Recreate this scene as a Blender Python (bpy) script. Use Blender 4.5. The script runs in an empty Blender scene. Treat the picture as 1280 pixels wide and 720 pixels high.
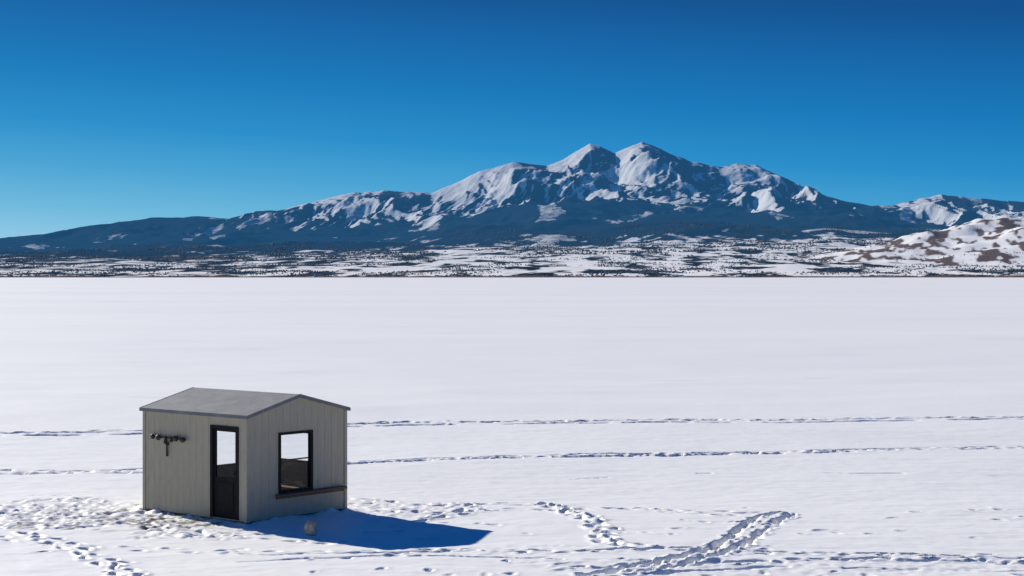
import bpy, math, random
import numpy as np
from mathutils import Vector
random.seed(4); rng=np.random.default_rng(7)
scene=bpy.context.scene
scene.view_settings.view_transform='Standard'
scene.view_settings.look='None'
scene.view_settings.exposure=0
CAMH=5.2; F=2200.0; HY=343.0
def gp(px,py):
    y=CAMH*F/(py-HY); return ((px-640)/F*y, y)

# ---------------------------------------------------------------- noise
def _hash(ix,iy,seed):
    n=(ix.astype(np.int64)*374761393+iy.astype(np.int64)*668265263+seed*1442695041)&0xffffffff
    n=((n^(n>>13))*1274126177)&0xffffffff
    n=(n^(n>>16))&0xffffffff
    return n.astype(np.float64)/4294967295.0
def vnoise(x,y,seed=0):
    ix=np.floor(x); iy=np.floor(y); fx=x-ix; fy=y-iy
    ux=fx*fx*fx*(fx*(fx*6-15)+10); uy=fy*fy*fy*(fy*(fy*6-15)+10)
    def g(a,b):
        ang=_hash(ix+a,iy+b,seed)*2*np.pi
        return np.cos(ang)*(fx-a)+np.sin(ang)*(fy-b)
    return ((g(0,0)*(1-ux)+g(1,0)*ux)*(1-uy)+(g(0,1)*(1-ux)+g(1,1)*ux)*uy)*1.5
def fbm(x,y,o=5,seed=0,gain=0.5):
    s=0;a=1
    for i in range(o):
        s=s+a*vnoise(x*2**i+i*17.3,y*2**i-i*9.1,seed+i); a*=gain
    return s
def ridged(x,y,o=6,seed=0,gain=0.5):
    s=0;a=1;w=1.0
    for i in range(o):
        n=1-np.abs(vnoise(x*2.03**i+i*7.7,y*2.03**i+i*3.3,seed+i))*1.6
        n=np.clip(n,0,1)**1.5
        s=s+a*n*w; w=np.clip(n*1.4,0,1); a*=gain
    return s
def sstep(a,b,x):
    t=np.clip((x-a)/(b-a),0,1); return t*t*(3-2*t)

def grid_mesh(name,X,Y,Z,attrs=None):
    r,c=X.shape
    me=bpy.data.meshes.new(name)
    me.vertices.add(r*c)
    co=np.stack([X,Y,Z],-1).reshape(-1).astype(np.float32)
    me.vertices.foreach_set('co',co)
    idx=np.arange(r*c).reshape(r,c)
    q=np.stack([idx[:-1,:-1],idx[:-1,1:],idx[1:,1:],idx[1:,:-1]],-1).reshape(-1,4)
    n=len(q)
    me.loops.add(n*4); me.polygons.add(n)
    me.loops.foreach_set('vertex_index',q.reshape(-1).astype(np.int32))
    me.polygons.foreach_set('loop_start',(np.arange(n)*4).astype(np.int32))
    me.polygons.foreach_set('loop_total',np.full(n,4,np.int32))
    me.update(calc_edges=True)
    me.polygons.foreach_set('use_smooth',np.ones(n,bool))
    for k,v in (attrs or {}).items():
        a=me.attributes.new(k,'FLOAT','POINT'); a.data.foreach_set('value',v.reshape(-1).astype(np.float32))
    ob=bpy.data.objects.new(name,me); scene.collection.objects.link(ob)
    return ob

# ---------------------------------------------------------------- material helper
def newmat(name):
    m=bpy.data.materials.new(name); m.use_nodes=True
    nt=m.node_tree; nt.nodes.clear()
    out=nt.nodes.new('ShaderNodeOutputMaterial')
    b=nt.nodes.new('ShaderNodeBsdfPrincipled')
    nt.links.new(b.outputs[0],out.inputs[0])
    return m,nt,b,out
def N(nt,t,**kw):
    n=nt.nodes.new(t)
    for k,v in kw.items(): setattr(n,k,v)
    return n
def noise_node(nt,vec,scale,detail=5,rough=0.55):
    n=N(nt,'ShaderNodeTexNoise'); n.inputs['Scale'].default_value=scale
    n.inputs['Detail'].default_value=detail; n.inputs['Roughness'].default_value=rough
    if vec: nt.links.new(vec,n.inputs['Vector'])
    return n
def mapping(nt,vec,scale):
    m=N(nt,'ShaderNodeMapping'); m.inputs['Scale'].default_value=scale
    nt.links.new(vec,m.inputs['Vector']); return m.outputs[0]
def mrange(nt,val,a,b,c=0,d=1):
    m=N(nt,'ShaderNodeMapRange'); nt.links.new(val,m.inputs[0])
    m.inputs[1].default_value=a;m.inputs[2].default_value=b;m.inputs[3].default_value=c;m.inputs[4].default_value=d
    return m.outputs[0]
def mixc(nt,fac,a,b):
    m=N(nt,'ShaderNodeMix',data_type='RGBA')
    if isinstance(fac,(int,float)): m.inputs[0].default_value=fac
    else: nt.links.new(fac,m.inputs[0])
    for i,v in ((6,a),(7,b)):
        if isinstance(v,tuple): m.inputs[i].default_value=(*v,1)
        else: nt.links.new(v,m.inputs[i])
    return m.outputs[2]

def simple(name,col,col2,scale=6,stretch=(1,1,1),rough=0.7,bump=0.2,bdist=0.005,metal=0,spec=0.5):
    m,nt,b,o=newmat(name)
    tc=N(nt,'ShaderNodeTexCoord')
    v=mapping(nt,tc.outputs['Object'],stretch)
    n=noise_node(nt,v,scale,6,0.6)
    f=mrange(nt,n.outputs[0],0.3,0.7)
    nt.links.new(mixc(nt,f,col,col2),b.inputs['Base Color'])
    b.inputs['Roughness'].default_value=rough; b.inputs['Metallic'].default_value=metal
    b.inputs['Specular IOR Level'].default_value=spec
    bp=N(nt,'ShaderNodeBump'); bp.inputs['Strength'].default_value=bump; bp.inputs['Distance'].default_value=bdist
    nt.links.new(n.outputs[0],bp.inputs['Height']); nt.links.new(bp.outputs[0],b.inputs['Normal'])
    return m

# ---------------------------------------------------------------- snow ground
m_snow,nt,b,out=newmat('lake_snow')
geo=N(nt,'ShaderNodeNewGeometry'); P=geo.outputs['Position']
big=noise_node(nt,mapping(nt,P,(0.004,0.014,1)),1.0,6,0.6)
mid=noise_node(nt,mapping(nt,P,(0.06,0.10,1)),1.0,7,0.62)
strk=noise_node(nt,mapping(nt,P,(0.03,0.09,1)),1.0,6,0.62)
fine=noise_node(nt,mapping(nt,P,(1.1,2.0,1)),1.0,8,0.62)
c1=mixc(nt,mrange(nt,big.outputs[0],0.40,0.66),(0.955,0.94,0.895),(0.89,0.88,0.85))
c2=mixc(nt,mrange(nt,mid.outputs[0],0.56,0.72,0,0.4),c1,(0.74,0.74,0.73))
c2=mixc(nt,mrange(nt,strk.outputs[0],0.65,0.73,0,0.6),c2,(0.52,0.54,0.56))
dirt=N(nt,'ShaderNodeAttribute',attribute_name='dirt')
c3=mixc(nt,dirt.outputs['Fac'],c2,(0.16,0.125,0.09))
nt.links.new(c3,b.inputs['Base Color'])
b.inputs['Roughness'].default_value=0.5
b.inputs['Specular IOR Level'].default_value=1.0
b.inputs['Sheen Weight'].default_value=0.15; b.inputs['Sheen Roughness'].default_value=0.6
hsum=N(nt,'ShaderNodeMath',operation='MULTIPLY_ADD'); nt.links.new(mid.outputs[0],hsum.inputs[0]); hsum.inputs[1].default_value=3.0
nt.links.new(fine.outputs[0],hsum.inputs[2])
bp=N(nt,'ShaderNodeBump'); bp.inputs['Strength'].default_value=0.35; bp.inputs['Distance'].default_value=0.05
nt.links.new(hsum.outputs[0],bp.inputs['Height']); nt.links.new(bp.outputs[0],b.inputs['Normal'])

def geomrange(a,b,step,g):
    o=[];x=a
    while x<b:
        x+=step; step*=g; o.append(x)
    return np.array(o)
ys=np.concatenate([-geomrange(-27,200,1.5,1.3)[::-1],np.arange(28,44,0.04),np.arange(44,68,0.09),geomrange(68,3400,0.12,1.03)])
xp=np.concatenate([np.arange(0,11.5,0.045),np.arange(11.5,20,0.09),geomrange(20,7000,0.12,1.07)])
xs=np.concatenate([-xp[:0:-1],xp])
X,Y=np.meshgrid(xs,ys)
near=1-sstep(100,220,Y); near*=1-sstep(30,90,np.abs(X))
nf_=(1-sstep(55,80,Y))*(1-sstep(20,26,np.abs(X)))
Z=0.07*fbm(X/14,Y/9,3,1)*near
Z+=0.014*fbm(X/1.8,Y/0.7,3,11)*nf_
Z+=0.005*fbm(X/0.4,Y/0.3,2,21)*nf_
D=np.zeros_like(Z)
def window(x0,x1,y0,y1):
    i0,i1=np.searchsorted(ys,[y0,y1]); j0,j1=np.searchsorted(xs,[x0,x1])
    return slice(i0,max(i1,i0+1)),slice(j0,max(j1,j0+1))
def stamp(x,y,ang,L=0.17,W=0.08,d=0.07,rim=0.3):
    d*=0.9
    R=3*L; s=window(x-R,x+R,y-R,y+R)
    dx=X[s]-x; dy=Y[s]-y; ca,sa=math.cos(ang),math.sin(ang)
    a=(dx*ca+dy*sa)/L; c=(-dx*sa+dy*ca)/W
    r=np.sqrt(a*a+c*c)*(1+0.18*np.sin(3*np.arctan2(c,a)+x*7))
    Z[s]+= -d*(1-sstep(0.45,1.25,r)) + d*rim*np.exp(-((r-1.5)/0.45)**2)
def path(pts,step):
    W=[gp(*p) for p in pts]; out=[]
    W=[np.array(w) for w in W]; W=[2*W[0]-W[1]]+W+[2*W[-1]-W[-2]]
    fine=[]
    for i in range(1,len(W)-2):
        for t in np.linspace(0,1,60,endpoint=False):
            p0,p1,p2,p3=W[i-1:i+3]
            fine.append(0.5*((2*p1)+(-p0+p2)*t+(2*p0-5*p1+4*p2-p3)*t*t+(-p0+3*p1-3*p2+p3)*t**3))
    fine.append(W[-2]); acc=0
    for a,b_ in zip(fine[:-1],fine[1:]):
        d=b_-a; l=np.linalg.norm(d)
        while acc<l:
            out.append((a+d*acc/max(l,1e-6),math.atan2(d[1],d[0]))); acc+=step*random.uniform(.8,1.2)
        acc-=l
    return out
def walk(pts,step=0.62,wid=0.13,d=0.08,jit=0.05,L=0.17,W=0.085):
    k=1
    for p,a in path(pts,step):
        k=-k; off=k*wid+random.gauss(0,jit)
        stamp(p[0]-math.sin(a)*off,p[1]+math.cos(a)*off,a+random.gauss(0,.15),L*random.uniform(.8,1.2),W*random.uniform(.85,1.15),d*random.uniform(.6,1.2))
def rut(pts,off=0,w=0.12,d=0.06,broken=0.0,seed=3):
    for p,a in path(pts,w*0.5):
        nn=vnoise(np.array([p[0]/1.5]),np.array([p[1]/1.5]),seed)[0]
        if broken and nn<broken-0.5: continue
        of=off+0.12*vnoise(np.array([p[0]/0.7]),np.array([p[1]/0.7]),seed+5)[0]
        x=p[0]-math.sin(a)*of; y=p[1]+math.cos(a)*of
        dd_=d*(0.8+0.6*nn+random.uniform(-.25,.25))
        s=window(x-3*w,x+3*w,y-3*w,y+3*w)
        r=np.sqrt((X[s]-x)**2+(Y[s]-y)**2)/w
        Z[s]=np.where(r<1.3,np.minimum(Z[s],-dd_*(1-sstep(0.5,1.3,r))+0.0),Z[s])
# long tracks
A=[(-60,543),(180,539),(440,530),(640,527),(960,525),(1340,520)]
rut(A,0.0,0.20,0.11,0.15); rut(A,-0.9,0.17,0.09,0.28,8)
walk(A,0.4,0.3,0.09,0.14,0.2,0.11)
B=[(-60,592),(200,588),(430,579),(640,573),(860,570),(1060,565),(1340,556)]
walk(B,0.42,0.14,0.09,0.09,0.17,0.10)
rut(B,0.22,0.12,0.07,0.25); rut(B,-0.3,0.11,0.06,0.35,9)
rut([(-40,618),(150,616),(200,612)],0,0.09,0.06,0.3)
rut([(440,600),(620,603),(900,592),(1340,596)],0,0.06,0.03,0.45)
# footprints arcs
C=[(684,629),(722,645),(748,660),(760,680),(800,688)]
walk(C,0.30,0.17,0.11,0.06); walk(C,0.5,0.0,0.09,0.1)
Dp=[(984,643),(955,652),(930,672),(900,690),(840,706),(740,724)]
for k in (-0.24,0.24):
    rut(Dp,k,0.085,0.09,0.15,int(13+k*10))
walk(Dp,0.19,0.25,0.11,0.05,0.12,0.09); walk(Dp,0.4,0.05,0.05,0.10,0.12,0.07)
E=[(560,689),(700,692),(850,690),(1000,694),(1150,696),(1340,700)]
walk(E,0.36,0.1,0.06,0.06); rut(E,0.1,0.06,0.045,0.3)
walk([(700,712),(900,706),(1100,700),(1340,706)],0.42,0.12,0.06,0.07)
rut([(700,713),(900,707),(1100,702),(1340,706)],0.1,0.06,0.04,0.35)
rut([(820,718),(1000,710),(1340,714)],0,0.06,0.04,0.35)
walk([(985,642),(940,648),(850,640),(780,634)],0.4,0.1,0.05,0.05)
walk([(440,620),(520,629),(640,628),(800,637),(985,642)],0.42,0.12,0.05,0.06)
rut([(440,622),(520,630),(640,629),(800,637)],0,0.07,0.045,0.3)
walk([(436,634),(560,640),(700,634),(860,640)],0.55,0.14,0.05,0.1)
walk([(520,650),(580,640),(575,628)],0.3,0.16,0.08)
walk([(40,664),(100,686),(130,700),(175,724)],0.36,0.15,0.09)
walk([(-20,668),(60,676),(200,684),(330,690),(560,690)],0.5,0.15,0.05)
rut([(-20,672),(60,680),(200,688),(330,692),(560,690)],0,0.07,0.045,0.35)
walk([(190,652),(240,664),(330,668),(430,676)],0.35,0.2,0.06)
rut([(300,702),(500,696),(700,702)],0,0.06,0.03,0.35)
for i in range(110):
    x,y=gp(random.uniform(0,1280),random.uniform(625,724))
    stamp(x,y,random.uniform(0,3.1),random.uniform(.08,.18),random.uniform(.05,.1),random.uniform(.02,.05))
def blob(cx,cy,rx,ry):
    x_,y_=gp(cx,cy); ax=rx/F*y_; ay=abs(gp(cx,cy-ry)[1]-gp(cx,cy+ry)[1])/2
    r=np.sqrt(((X-x_)/ax)**2+((Y-y_)/ay)**2)+0.45*fbm(X/1.3,Y/1.3,3,61)
    return 1-sstep(0.75,1.1,r)
tr=np.clip(blob(70,643,190,20)+0.8*blob(250,662,90,10)+0.7*blob(490,634,110,12)+0.35*blob(1000,706,330,12)+.3*blob(600,690,200,8),0,1)
lump=fbm(X/0.28,Y/0.30,3,31)
Z+=tr*(0.045*lump+0.012*fbm(X/.11,Y/.11,2,41))
D=np.clip(blob(110,648,170,17)*sstep(0.1,0.55,fbm(X/0.5,Y/0.35,4,51))*0.6+blob(215,650,80,9)*sstep(0.0,.35,fbm(X/0.3,Y/0.25,4,52))*0.95,0,1)
# drift against the hut
hx,hy=-5.53,36.7; U=(-0.7645,0.6446); V=(0.6446,0.7645)
lu=(X-hx)*U[0]+(Y-hy)*U[1]; lv=(X-hx)*V[0]+(Y-hy)*V[1]
dd=np.maximum(np.maximum(-lu,lu-3.4),np.maximum(-lv,lv-2.88))
Z+=np.where(dd>-0.3,0.10*np.exp(-np.maximum(dd,0)/0.22)*(0.55+0.5*fbm(X/.6,Y/.6,3,71)),0)*(Y<60)
inside=(dd<-0.05); Z[inside]=-0.15
ground=grid_mesh('snow_ground',X,Y,Z,{'dirt':D}); ground.data.materials.append(m_snow)

# ---------------------------------------------------------------- mountains
prof=np.array([(-900,312),(-500,306),(-200,300),(0,297),(60,291),(130,280),(190,271),(250,270),(290,273),(320,263),(350,262),(400,250),(430,242),(480,238),(540,241),(570,228),(600,214),(640,203),(685,206),(703,199),(720,188),(737,179),(750,183),(768,190),(782,184),(802,177),(818,182),(835,190),(860,200),(900,208),(920,204),(945,207),(975,220),(1010,236),(1050,250),(1090,258),(1120,256),(1150,248),(1175,243),(1210,246),(1250,250),(1290,252),(1400,258),(1700,275),(2300,300)],float)
YR=12000.0
tx=np.arange(-6500,6500,9.0)
ty=np.concatenate([np.arange(2960,6000,26),np.arange(6000,12700,13),np.arange(12700,15000,60)])
TX,TY=np.meshgrid(tx,ty)
px_r=640+F*TX/YR
amp=(HY-np.interp(px_r,prof[:,0],prof[:,1]))*YR/F
t=(TY-3000)/(YR-3000)
g=np.interp(t,[0,0.12,0.35,0.55,0.72,0.85,0.93,1.0,1.1,1.35],[0,0.045,0.15,0.27,0.42,0.62,0.79,1.0,0.75,0.1])
warp=700*fbm(TX/2600,TY/2600,3,101)
sx=np.arange(-1500,2800,4.0); sp_=np.interp(sx,prof[:,0],prof[:,1]); kk=np.exp(-np.linspace(-2,2,31)**2); kk/=kk.sum()
sps=np.convolve(np.pad(sp_,15,mode='edge'),kk,'valid')
px_w=640+F*(TX+warp*np.clip((1-t)*3,0,1))/YR
ampw=(HY-np.interp(px_w,sx,sps))*YR/F
blend=sstep(0.80,0.98,t)
base=(ampw*(1-blend)+amp*blend)
wx=TX+160*fbm(TX/800,TY/800,3,5); wy=TY+160*fbm(TX/800,TY/800,3,6)
rd=ridged(wx/900,wy/2300,6,131,0.48)-0.95
rf=fbm(wx/260,wy/420,5,141,0.52)
hi=sstep(0.25,1.0,base*g/560)
away=1-np.exp(-((t-1)/0.04)**2)
H=base*g
H+=rd*(22+125*hi)*sstep(0.15,0.6,t)*away
H+=rf*(10+34*hi)*sstep(0.15,0.5,t)*(0.15+0.85*away)
H+=10*fbm(TX/110,TY/110,4,151)*hi*(0.4+.6*away)
sh=np.interp(640+F*TX/9300,[300,430,540,600,690,745,800,870,960,1060,1160],[0,20,58,80,92,97,70,64,76,40,0])*9300/F
shoulder=sh*np.exp(-((TY-9300)/900)**2)*(1+0.10*rf)
H=H+0.9*np.log1p(np.exp(np.clip((shoulder-H)/14,-30,30)))*14*(t<0.9)*sstep(0.2,0.5,t)
kt=np.interp(t,[0,0.6,0.9,0.985,1.0,1.02,1.3],[0.80,0.86,0.93,0.985,1.01,0.985,0.9])
lim=amp*(TY/YR)*kt+3*rf
H=np.where(H>lim,lim+(H-lim)*0.04,H)
ra=np.interp(TX/4300*F+640,[820,930,1000,1080,1160,1230,1290,1450,1800],[0,12,21,35,51,63,69,74,78])*4300/F
hill=ra*np.exp(-((TY-4300)/ (620))**2)*(1+0.16*fbm(TX/260,TY/260,5,171,0.6))
H=np.maximum(H,hill+2*fbm(TX/60,TY/60,3,172))
H=np.maximum(H,0)
H+=3*np.maximum(fbm(TX/160,TY/300,4,190)+0.3,0)*sstep(3000,3300,TY)
shore=sstep(2965,2995,TY)*(2.4+1.5*fbm(TX/90,TY/200,4,181))
H=H+shore-0.6
slx=np.gradient(H,9.0,axis=1)
alt=H
tl=fbm(TX/900,TY/900,4,201)
n2=fbm(TX/420+0.2*slx,TY/520,6,211,0.6)
n3=fbm(TX/110,TY/200,5,221,0.6)
pxx=640+F*TX/TY
hx_=np.interp(pxx,[250,340,400,440,490,530,600,690,760,850,950,1010,1070,1120,1160,1190,1300],[380,210,130,150,190,100,55,80,35,70,95,210,300,190,140,210,260])
bs=np.interp(pxx,[300,540,600,950,1100,1280],[330,370,465,460,380,330])
high=sstep(-50,70,alt-bs-hx_-60*tl+120*n2+520*np.clip(slx,-0.5,0.5)+80*n3)
rock=sstep(0.0,0.35,n2*0.4+n3*0.5-1.1*slx)*0.9
high=high*(1-rock)
high=high*(t>0.7)
clear=sstep(0.55,0.69,fbm(TX/300,TY/900,5,231,0.55)+0.25*n3)*0.65
lowlim=np.interp(pxx,[-200,0,350,520,650,900,1000,1300],[46,48,55,95,135,150,130,130])
low=1-sstep(-35,30,alt-lowlim*0.95-45*n2-40*n3)
shr=sstep(-0.08,0.34,fbm(TX/95,TY/240,5,241,0.65))
low=low*(1-0.8*shr)
snow=np.clip(np.maximum(np.maximum(high,clear*0.9),low),0,1)
onhill=(hill>4)&(hill>base*g*0.8)
snow=np.where((TY<5200)&onhill,1-0.85*sstep(-0.12,0.38,fbm(TX/55,TY/110,6,251,.7)),snow)
bank=1-sstep(2998,3020,TY); snow=snow*(1-bank*0.8)
forest=np.clip(1-sstep(0,120,alt-bs-20),0,1)
warm=((TY<5200)&onhill).astype(float)
terr=grid_mesh('mountain_range',TX,TY,H,{'snow':snow,'forest':forest,'bank':np.clip(bank+warm,0,1)})
m,nt,b,out=newmat('mountain')
nt.nodes.remove(b); b=N(nt,'ShaderNodeBsdfDiffuse')
geo=N(nt,'ShaderNodeNewGeometry'); P=geo.outputs['Position']
asn=N(nt,'ShaderNodeAttribute',attribute_name='snow'); afo=N(nt,'ShaderNodeAttribute',attribute_name='forest'); aba=N(nt,'ShaderNodeAttribute',attribute_name='bank')
nf=noise_node(nt,P,0.03,8,0.7)
add=N(nt,'ShaderNodeMath',operation='MULTIPLY_ADD'); nt.links.new(nf.outputs[0],add.inputs[0]); add.inputs[1].default_value=1.3
nt.links.new(asn.outputs['Fac'],add.inputs[2])
fac=mrange(nt,add.outputs[0],0.97,1.42)
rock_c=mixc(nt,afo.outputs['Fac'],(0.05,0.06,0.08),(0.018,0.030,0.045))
rock_c=mixc(nt,aba.outputs['Fac'],rock_c,(0.14,0.10,0.085))
col=mixc(nt,fac,rock_c,(0.87,0.86,0.85))
nt.links.new(col,b.inputs['Color'])
bp=N(nt,'ShaderNodeBump'); bp.inputs['Strength'].default_value=0.5; bp.inputs['Distance'].default_value=10
nt.links.new(nf.outputs[0],bp.inputs['Height']); nt.links.new(bp.outputs[0],b.inputs['Normal'])
sep=N(nt,'ShaderNodeSeparateXYZ'); nt.links.new(P,sep.inputs[0])
bs_=mrange(nt,sep.outputs[1],3400,6000,0.0,0.5); nt.links.new(bs_,bp.inputs['Strength'])
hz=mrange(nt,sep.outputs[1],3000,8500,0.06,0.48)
em=N(nt,'ShaderNodeEmission'); em.inputs[0].default_value=(0.028,0.15,0.35,1); em.inputs[1].default_value=0.92  # aerial haze painted as blue glow in the slopes, stronger with distance
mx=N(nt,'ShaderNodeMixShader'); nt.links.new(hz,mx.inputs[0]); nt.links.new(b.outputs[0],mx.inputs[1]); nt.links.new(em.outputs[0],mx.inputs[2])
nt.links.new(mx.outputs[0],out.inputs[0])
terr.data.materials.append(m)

# distant pines and shrubs (one mesh)
def hsample(x,y):
    j=np.clip(((x-tx[0])/9.0),0,len(tx)-2).astype(int)
    i=np.clip(np.searchsorted(ty,y)-1,0,len(ty)-2)
    return H[i,j]
n=70000
yy=3060+ (rng.random(n)**1.1)*4800
xx=(rng.random(n)*2-1)*(yy*0.33)
dens=fbm(xx/210,yy/420,4,301,.6)
keep=(dens+0.28*(rng.random(n)-.5)>0.06)
xx=xx[keep];yy=yy[keep]; n=len(xx)
xb=(rng.random(1800)*2-1)*1300; yb=3000+rng.random(1800)*30
kb=fbm(xb/120,yb/300,3,311)>-0.15; xb=xb[kb]; yb=yb[kb]; NB=len(xb)
xx=np.concatenate([xx,xb]); yy=np.concatenate([yy,yb]); n=len(xx)
zz=hsample(xx,yy)
ht=(1.3+2.2*rng.random(n)**2)*np.where(yy>4500,1.6,1.0); wd=ht*(0.7+0.9*rng.random(n))
wd[-NB:]*=2.0; ht[-NB:]*=0.7
S=5
base_idx=np.arange(n)*(2*S+1)
ang=np.arange(S)/S*2*np.pi
V3=np.zeros((n,2*S+1,3))
for k in range(S):
    jt=0.7+0.6*rng.random(n)
    V3[:,k,0]=xx+np.cos(ang[k])*wd*0.45*jt; V3[:,k,1]=yy+np.sin(ang[k])*wd*0.45*jt; V3[:,k,2]=zz-0.8
    jt=0.7+0.6*rng.random(n)
    V3[:,S+k,0]=xx+np.cos(ang[k]+.5)*wd*0.5*jt; V3[:,S+k,1]=yy+np.sin(ang[k]+.5)*wd*0.5*jt; V3[:,S+k,2]=zz+ht*(0.25+.2*rng.random(n))
V3[:,2*S,0]=xx+wd*.1*rng.standard_normal(n);V3[:,2*S,1]=yy;V3[:,2*S,2]=zz+ht
tri=[]
for k in range(S):
    k2=(k+1)%S
    tri+=[(k,k2,S+k2),(k,S+k2,S+k),(S+k,S+k2,2*S)]
tri=np.array(tri)
T=(base_idx[:,None,None]+tri[None]).reshape(-1,3)
me=bpy.data.meshes.new('distant_trees'); me.vertices.add(n*(2*S+1)); me.vertices.foreach_set('co',V3.reshape(-1).astype(np.float32))
me.loops.add(len(T)*3); me.polygons.add(len(T)); me.loops.foreach_set('vertex_index',T.reshape(-1).astype(np.int32))
me.polygons.foreach_set('loop_start',(np.arange(len(T))*3).astype(np.int32)); me.polygons.foreach_set('loop_total',np.full(len(T),3,np.int32))
me.update(calc_edges=True)
trees=bpy.data.objects.new('distant_trees',me); scene.collection.objects.link(trees)
m,nt,b,out=newmat('shrub')
geo=N(nt,'ShaderNodeNewGeometry'); nz=noise_node(nt,geo.outputs['Position'],0.01,4)
c=mixc(nt,mrange(nt,nz.outputs[0],0.4,0.6),(0.12,0.09,0.08),(0.05,0.07,0.07))
nt.links.new(c,b.inputs['Base Color']); b.inputs['Roughness'].default_value=0.9
em=N(nt,'ShaderNodeEmission'); em.inputs[0].default_value=(0.03,0.13,0.31,1); em.inputs[1].default_value=0.9  # same blue haze put into the shrubs as a constant faint glow
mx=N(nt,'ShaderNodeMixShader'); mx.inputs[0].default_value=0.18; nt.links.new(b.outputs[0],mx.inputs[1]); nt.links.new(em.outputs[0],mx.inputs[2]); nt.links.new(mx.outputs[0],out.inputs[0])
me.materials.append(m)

# ---------------------------------------------------------------- hut
m_side=simple('painted_siding',(0.385,0.335,0.245),(0.455,0.40,0.295),5,(3,3,0.5),0.75,0.2)
m_trim=simple('painted_trim',(0.38,0.33,0.242),(0.445,0.39,0.29),8,(1,1,1),0.75)
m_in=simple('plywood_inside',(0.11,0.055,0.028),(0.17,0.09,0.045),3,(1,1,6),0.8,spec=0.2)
m_dark=simple('dark_frame',(0.007,0.007,0.008),(0.014,0.013,0.012),10,rough=0.75,spec=0.2)
m_wood=simple('weathered_plank',(0.10,0.05,0.032),(0.17,0.09,0.055),6,(1,8,8),0.8)
m_iron=simple('dark_iron',(0.02,0.018,0.016),(0.05,0.04,0.03),20,rough=0.6,metal=0.2)
m_roof,nt,b,out=newmat('roof_metal')
tc=N(nt,'ShaderNodeTexCoord'); nz=noise_node(nt,mapping(nt,tc.outputs['Object'],(1,1,1)),2.2,7,0.65)
cr=mixc(nt,mrange(nt,nz.outputs[0],0.35,0.7),(0.125,0.13,0.14),(0.20,0.207,0.22))
nz2=noise_node(nt,tc.outputs['Object'],14,6,0.7)
cr=mixc(nt,mrange(nt,nz2.outputs[0],0.58,0.74,0,0.6),cr,(0.45,0.45,0.47))
nt.links.new(cr,b.inputs['Base Color']); b.inputs['Roughness'].default_value=0.65; b.inputs['Metallic'].default_value=0.1
m_glass,nt,b,out=newmat('window_glass')
nt.nodes.remove(b)
tr_=N(nt,'ShaderNodeBsdfTransparent'); tr_.inputs[0].default_value=(0.90,0.93,0.95,1)
gl=N(nt,'ShaderNodeBsdfGlossy'); gl.inputs['Roughness'].default_value=0.03
mx=N(nt,'ShaderNodeMixShader'); mx.inputs[0].default_value=0.03; nt.links.new(tr_.outputs[0],mx.inputs[1]); nt.links.new(gl.outputs[0],mx.inputs[2]); nt.links.new(mx.outputs[0],out.inputs[0])

hut=bpy.data.objects.new('ice_fishing_hut',None); scene.collection.objects.link(hut)
hut.location=(hx,hy,0); hut.rotation_euler=(0,0,math.atan2(V[1],V[0]))
import bmesh
def mesh_obj(name,vs,fs,mat,parent,bevel=0):
    me=bpy.data.meshes.new(name); me.from_pydata(vs,[],fs); me.update()
    bm=bmesh.new(); bm.from_mesh(me); bmesh.ops.recalc_face_normals(bm,faces=bm.faces); bm.to_mesh(me); bm.free()
    o=bpy.data.objects.new(name,me); scene.collection.objects.link(o); me.materials.append(mat)
    if parent: o.parent=parent
    return o
class MB:
    def __init__(s): s.v=[];s.f=[]
    def box(s,a,b):
        i=len(s.v)
        for z in (a[2],b[2]):
            for x,y in ((a[0],a[1]),(b[0],a[1]),(b[0],b[1]),(a[0],b[1])): s.v.append((x,y,z))
        s.f+=[(i,i+3,i+2,i+1),(i+4,i+5,i+6,i+7),(i,i+1,i+5,i+4),(i+1,i+2,i+6,i+5),(i+2,i+3,i+7,i+6),(i+3,i,i+4,i+7)]
    def prism(s,poly,fn,d0,d1):
        i=len(s.v);n=len(poly)
        for d in (d0,d1):
            for a,z in poly: s.v.append(fn(a,d,z))
        s.f.append(tuple(range(i,i+n))); s.f.append(tuple(range(i+2*n-1,i+n-1,-1)))
        for k in range(n): s.f.append((i+k,i+(k+1)%n,i+n+(k+1)%n,i+n+k))
LX,LY=2.88,3.4; EV,PK=2.22,2.58
def roofz(x): return EV+(PK-EV)*(1-abs(x-LX/2)/(LX/2))
def wall(name,length,top,opens,fn,board,gap,d0,d1,mat,zb=0.03):
    mb=MB()
    brk=set([0,length,length/2])
    k=0
    while k*board<length: brk.add(k*board); k+=1
    cols=sorted(brk)
    for o_ in opens:
        for e in (o_[0],o_[1]):
            if e not in cols: cols.append(e)
    cols=sorted(cols)
    for a,b_ in zip(cols[:-1],cols[1:]):
        if b_-a<0.004: continue
        isb=lambda e:any(abs(e-q*board)<1e-6 for q in range(200))
        ga=gap/2 if isb(a) else 0; gb=gap/2 if isb(b_) else 0
        mid_=(a+b_)/2; segs=[]; z=zb
        for o_ in sorted([o for o in opens if o[0]<mid_<o[1]],key=lambda o:o[2]):
            if o_[2]>z: segs.append((z,o_[2],False))
            z=o_[3]
        segs.append((z,None,True))
        for z0,z1,tp in segs:
            A_,B_=a+ga,b_-gb
            if tp: poly=[(A_,z0),(B_,z0),(B_,top(B_)),(A_,top(A_))]
            else: poly=[(A_,z0),(B_,z0),(B_,z1),(A_,z1)]
            mb.prism(poly,fn,d0,d1)
    return mesh_obj(name,mb.v,mb.f,mat,hut)
win=(0.90,1.85,0.60,1.78); door=(0.27,1.12,0.05,1.97)
bwin=(0.75,2.6,1.0,1.62); gwin=(1.72,2.74,0.82,1.62)
flat=lambda a:EV
rz=lambda a:roofz(a)
fG=lambda a,d,z:(a,-d,z)
fD=lambda a,d,z:(-d,a,z)
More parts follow.
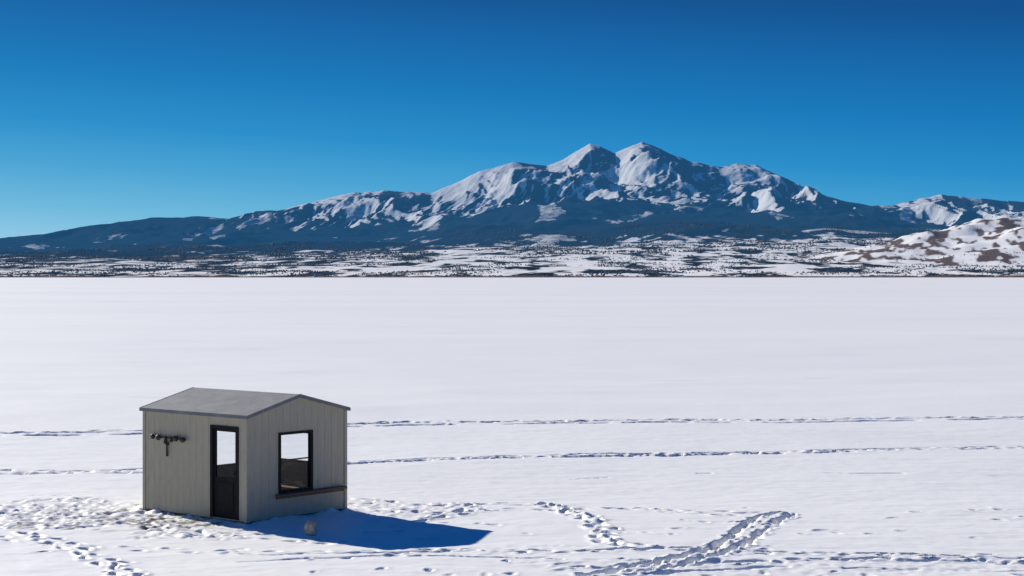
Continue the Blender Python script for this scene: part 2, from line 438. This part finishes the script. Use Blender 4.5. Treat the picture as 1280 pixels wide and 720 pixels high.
fB=lambda a,d,z:(LX+d,a,z)
fR=lambda a,d,z:(a,LY+d,z)
for nm,L_,tp,op,fn in (('gable_wall',LX,rz,[win],fG),('door_wall',LY,flat,[door],fD),('rear_wall',LY,flat,[bwin],fB),('far_gable_wall',LX,rz,[gwin],fR)):
    wall(nm+'_siding',L_,tp,op,fn,0.203,0.005,-0.015,0.004,m_side)
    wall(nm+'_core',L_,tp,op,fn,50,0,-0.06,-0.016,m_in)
mb=MB(); w=0.06
for (cx_,cy_) in ((0,0),(LX,0),(0,LY),(LX,LY)):
    sx_=-1 if cx_==0 else 1; sy=-1 if cy_==0 else 1
    x0_,x1_=sorted((cx_+sx_*0.022,cx_-sx_*w)); yA,yB=sorted((cy_+sy*0.005,cy_+sy*0.024))
    mb.box((x0_,yA,0.02),(x1_,yB,EV-0.03))
    yA,yB=sorted((cy_+sy*0.0035,cy_-sy*w)); xA,xB=sorted((cx_+sx_*0.005,cx_+sx_*0.0235))
    mb.box((xA,yA,0.02),(xB,yB,EV-0.03))
mesh_obj('corner_trim',mb.v,mb.f,m_trim,hut)
mb=MB(); oh=0.05; ov=0.06; sl=(PK-EV)/(LX/2)
for sgn in (-1,1):
    c=LX/2; e=c+sgn*(LX/2+oh); ze=EV-sl*oh
    ys_=[-ov,LY+ov]; th=0.045
    i=len(mb.v)
    for y_ in ys_:
        mb.v+= [(c,y_,PK+0.005),(e,y_,ze+0.005),(e,y_,ze+0.005+th),(c,y_,PK+0.005+th)]
    mb.f+=[(i,i+1,i+2,i+3),(i+4,i+7,i+6,i+5),(i,i+4,i+5,i+1),(i+1,i+5,i+6,i+2),(i+2,i+6,i+7,i+3),(i+3,i+7,i+4,i)]
mesh_obj('roof',mb.v,mb.f,m_roof,hut)
mb=MB()
for sgn in (-1,1):
    c=LX/2; e=c+sgn*(LX/2+oh+0.004)
    for yA,yB in ((-ov-0.02,-ov-0.002),(LY+ov+.002,LY+ov+.02)):
        i=len(mb.v); ze=EV-sl*oh
        for y_ in (yA,yB):
            mb.v+=[(c,y_,PK-0.02),(e,y_,ze-0.02),(e,y_,ze+0.056),(c,y_,PK+0.056)]
        mb.f+=[(i,i+1,i+2,i+3),(i+4,i+7,i+6,i+5),(i,i+4,i+5,i+1),(i+1,i+5,i+6,i+2),(i+2,i+6,i+7,i+3),(i+3,i+7,i+4,i)]
    xA,xB=sorted((e+sgn*0.002,e+sgn*0.018)); mb.box((xA,-ov-0.02,EV-sl*oh-0.02),(xB,LY+ov+.02,EV-sl*oh+0.045))
mesh_obj('fascia',mb.v,mb.f,m_roof,hut)
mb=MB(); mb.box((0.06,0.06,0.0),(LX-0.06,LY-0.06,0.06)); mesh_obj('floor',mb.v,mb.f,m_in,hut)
mb=MB(); mb.box((-0.02,-0.02,-0.12),(0.12,LY+0.02,0.028)); mb.box((LX-0.12,-0.02,-0.12),(LX+0.02,LY+.02,0.028)); mesh_obj('skids',mb.v,mb.f,m_wood,hut)
def frame(name,o,fn,fw,d0,d1,mat,bottom=True):
    mb=MB(); a0,a1,z0,z1=o
    def R(p,q,r,s): mb.prism([(p,r),(q,r),(q,s),(p,s)],fn,d0,d1)
    R(a0-fw*.35,a0+fw*.65,z0,z1); R(a1-fw*.65,a1+fw*.35,z0,z1)
    R(a0-fw*.35,a1+fw*.35,z1+.0005,z1+fw*.8)
    if bottom: R(a0-fw*.35,a1+fw*.35,z0-fw*.8,z0-.0005)
    return mesh_obj(name,mb.v,mb.f,mat,hut)
frame('window_frame',win,fG,0.07,-0.07,0.022,m_dark)
frame('door_frame',(door[0],door[1],door[2],door[3]-.03),fD,0.08,-0.07,0.024,m_dark,False)
frame('rear_window_frame',bwin,fB,0.05,-0.065,0.02,m_dark)
frame('far_window_frame',gwin,fR,0.05,-0.065,0.02,m_dark)
def pane(name,o,fn,d):
    a0,a1,z0,z1=o; mesh_obj(name,[fn(a0,d,z0),fn(a1,d,z0),fn(a1,d,z1),fn(a0,d,z1)],[(0,1,2,3)],m_glass,hut)
pane('window_glass',(win[0]+.046,win[1]-.046,win[2],win[3]),fG,-0.03)
mb=MB(); mb.prism([(win[0]+.046,1.22),(win[1]-.046,1.22),(win[1]-.046,1.25),(win[0]+.046,1.25)],fG,-0.05,-0.034)
mesh_obj('window_rail',mb.v,mb.f,m_dark,hut)
da0,da1=door[0]+.055,door[1]-.055
mb=MB()
mb.prism([(da0,0.06),(da1,0.06),(da1,0.92),(da0,0.92)],fD,-0.055,-0.02)
mb.prism([(da0,0.921),(da0+.06,0.921),(da0+.06,1.93),(da0,1.93)],fD,-0.055,-0.02)
mb.prism([(da1-.06,0.921),(da1,0.921),(da1,1.93),(da1-.06,1.93)],fD,-0.055,-0.02)
mb.prism([(da0+.061,1.88),(da1-.061,1.88),(da1-.061,1.93),(da0+.061,1.93)],fD,-0.055,-0.02)
mb.prism([(da0+.12,0.2),(da1-.12,0.2),(da1-.12,0.8),(da0+.12,0.8)],fD,-0.018,-0.008)
mesh_obj('door',mb.v,mb.f,m_dark,hut)
pane('door_glass',(da0+.06,da1-.06,0.921,1.88),fD,-0.04)
mb=MB(); mb.box((-0.05,da0+.03,1.0),(0.019,da0+.06,1.03)); mb.box((-0.05,da0+.03,1.031),(-0.03,da0+.13,1.05)); mesh_obj('door_handle',mb.v,mb.f,m_iron,hut)
mb=MB(); mb.box((0.78,-0.13,0.485),(2.80,-0.026,0.535)); mb.box((0.80,-0.06,0.435),(2.78,-0.026,0.483))
mesh_obj('window_ledge',mb.v,mb.f,m_wood,hut)
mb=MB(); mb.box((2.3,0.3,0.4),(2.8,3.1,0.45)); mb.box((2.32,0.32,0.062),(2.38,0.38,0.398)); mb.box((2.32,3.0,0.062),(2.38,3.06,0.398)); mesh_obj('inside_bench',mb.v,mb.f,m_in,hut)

def skin_lumps(name,mat,parts):
    bm=bmesh.new()
    for kind,c,s,r in parts:
        if kind=='s': res=bmesh.ops.create_icosphere(bm,subdivisions=2,radius=1)
        elif kind=='b': res=bmesh.ops.create_cube(bm,size=2)
        else: res=bmesh.ops.create_cone(bm,cap_ends=True,segments=10,radius1=1,radius2=r,depth=2)
        for v in res['verts']:
            v.co=Vector((v.co.x*s[0]+c[0],v.co.y*s[1]+c[1],v.co.z*s[2]+c[2]))
    me=bpy.data.meshes.new(name); bm.to_mesh(me); bm.free(); me.materials.append(mat)
    o=bpy.data.objects.new(name,me); scene.collection.objects.link(o); return o
fx=skin_lumps('wall_rail_lumps',m_iron,[  # dark rail with lumps and a hanging piece, its use unknown
 ('b',(-0.045,2.5,1.645),(0.015,0.56,0.012),1),
 ('s',(-0.09,1.98,1.635),(0.06,0.085,0.06),0),('s',(-0.09,2.20,1.65),(0.06,0.07,0.065),0),('c',(-0.08,2.36,1.63),(0.04,0.04,0.06),0.6),
 ('c',(-0.09,2.54,1.61),(0.05,0.05,0.08),0.5),('s',(-0.09,2.80,1.64),(0.06,0.07,0.065),0),('s',(-0.08,3.00,1.65),(0.05,0.055,0.06),0),
 ('c',(-0.04,2.56,1.38),(0.02,0.03,0.14),0.7),('s',(-0.04,2.56,1.51),(0.04,0.05,0.04),0)])
fx.location=hut.location; fx.rotation_euler=hut.rotation_euler

def rock_(px,py,s,name='rock'):
    bm=bmesh.new(); bmesh.ops.create_icosphere(bm,subdivisions=3,radius=1)
    sd=random.random()*50
    from mathutils import noise as mn
    for v in bm.verts:
        k=1+0.45*mn.noise(v.co*1.3+Vector((sd,0,0)))+0.18*mn.noise(v.co*3.5)
        v.co=Vector((v.co.x*s[0],v.co.y*s[1],v.co.z*s[2]))*k
    me=bpy.data.meshes.new(name); bm.to_mesh(me); bm.free()
    o=bpy.data.objects.new(name,me); scene.collection.objects.link(o)
    x,y=gp(px,py); o.location=(x,y,s[2]*0.6); me.materials.append(m_rock); return o
m_rock=simple('stone',(0.42,0.33,0.22),(0.65,0.54,0.42),4,rough=0.9,bump=0.6,bdist=0.03)
rock_(389,667,(0.12,0.12,0.17))

# ---------------------------------------------------------------- sun, sky, camera
Sd=Vector((-3.35,3.5,2.35)).normalized()
L=bpy.data.lights.new('sun','SUN'); L.energy=6.1; L.angle=math.radians(0.5); L.color=(1.0,0.955,0.865)
so=bpy.data.objects.new('sun',L); scene.collection.objects.link(so); so.rotation_euler=Sd.to_track_quat('Z','Y').to_euler()
so.location=(-30,30,30)
w=bpy.data.worlds.new('World'); scene.world=w; w.use_nodes=True; nt=w.node_tree; nt.nodes.clear()
out=N(nt,'ShaderNodeOutputWorld')
sky=N(nt,'ShaderNodeTexSky',sky_type='NISHITA'); sky.sun_disc=False
sky.sun_elevation=math.asin(Sd.z); sky.sun_rotation=math.atan2(Sd.x,Sd.y)%(2*math.pi)
sky.air_density=1.0; sky.dust_density=0.2; sky.ozone_density=4
bg1=N(nt,'ShaderNodeBackground'); bg1.inputs[1].default_value=0.07; nt.links.new(sky.outputs[0],bg1.inputs[0])
tc=N(nt,'ShaderNodeTexCoord'); sp=N(nt,'ShaderNodeSeparateXYZ'); nt.links.new(tc.outputs['Generated'],sp.inputs[0])
ma=N(nt,'ShaderNodeMath',operation='MULTIPLY_ADD'); nt.links.new(sp.outputs[0],ma.inputs[0]); ma.inputs[1].default_value=0.06; nt.links.new(sp.outputs[2],ma.inputs[2])
f=mrange(nt,ma.outputs[0],0,1)
rp=N(nt,'ShaderNodeValToRGB'); nt.links.new(f,rp.inputs[0])
def lin(c): 
    return tuple((v/255/12.92 if v/255<=0.04045 else ((v/255+0.055)/1.055)**2.4) for v in c)+(1,)
stops=[(0.0,(146,203,231)),(0.022,(106,184,222)),(0.045,(68,163,213)),(0.07,(28,141,203)),(0.10,(0,120,188)),(0.13,(0,101,170)),(0.16,(0,78,144)),(0.30,(0,66,134)),(1.0,(0,58,128))]
el=rp.color_ramp.elements
while len(el)>1: el.remove(el[-1])
el[0].position=0; el[0].color=lin(stops[0][1])
for p,c in stops[1:]:
    e=el.new(p); e.color=lin(c)
bg2=N(nt,'ShaderNodeBackground'); bg2.inputs[1].default_value=1.0; nt.links.new(rp.outputs[0],bg2.inputs[0])
mx=N(nt,'ShaderNodeMixShader'); mx.inputs[0].default_value=0.96
nt.links.new(bg1.outputs[0],mx.inputs[1]); nt.links.new(bg2.outputs[0],mx.inputs[2]); nt.links.new(mx.outputs[0],out.inputs[0])

cd=bpy.data.cameras.new('camera'); cam=bpy.data.objects.new('camera',cd); scene.collection.objects.link(cam)
cam.location=(0,0,CAMH); cam.rotation_euler=(math.radians(90),0,0)
cd.sensor_width=36; cd.lens=36*F/1280; cd.shift_y=-(360-HY)/1280
cd.clip_start=0.5; cd.clip_end=60000
scene.camera=cam
print('verts',X.size,TX.size,n)
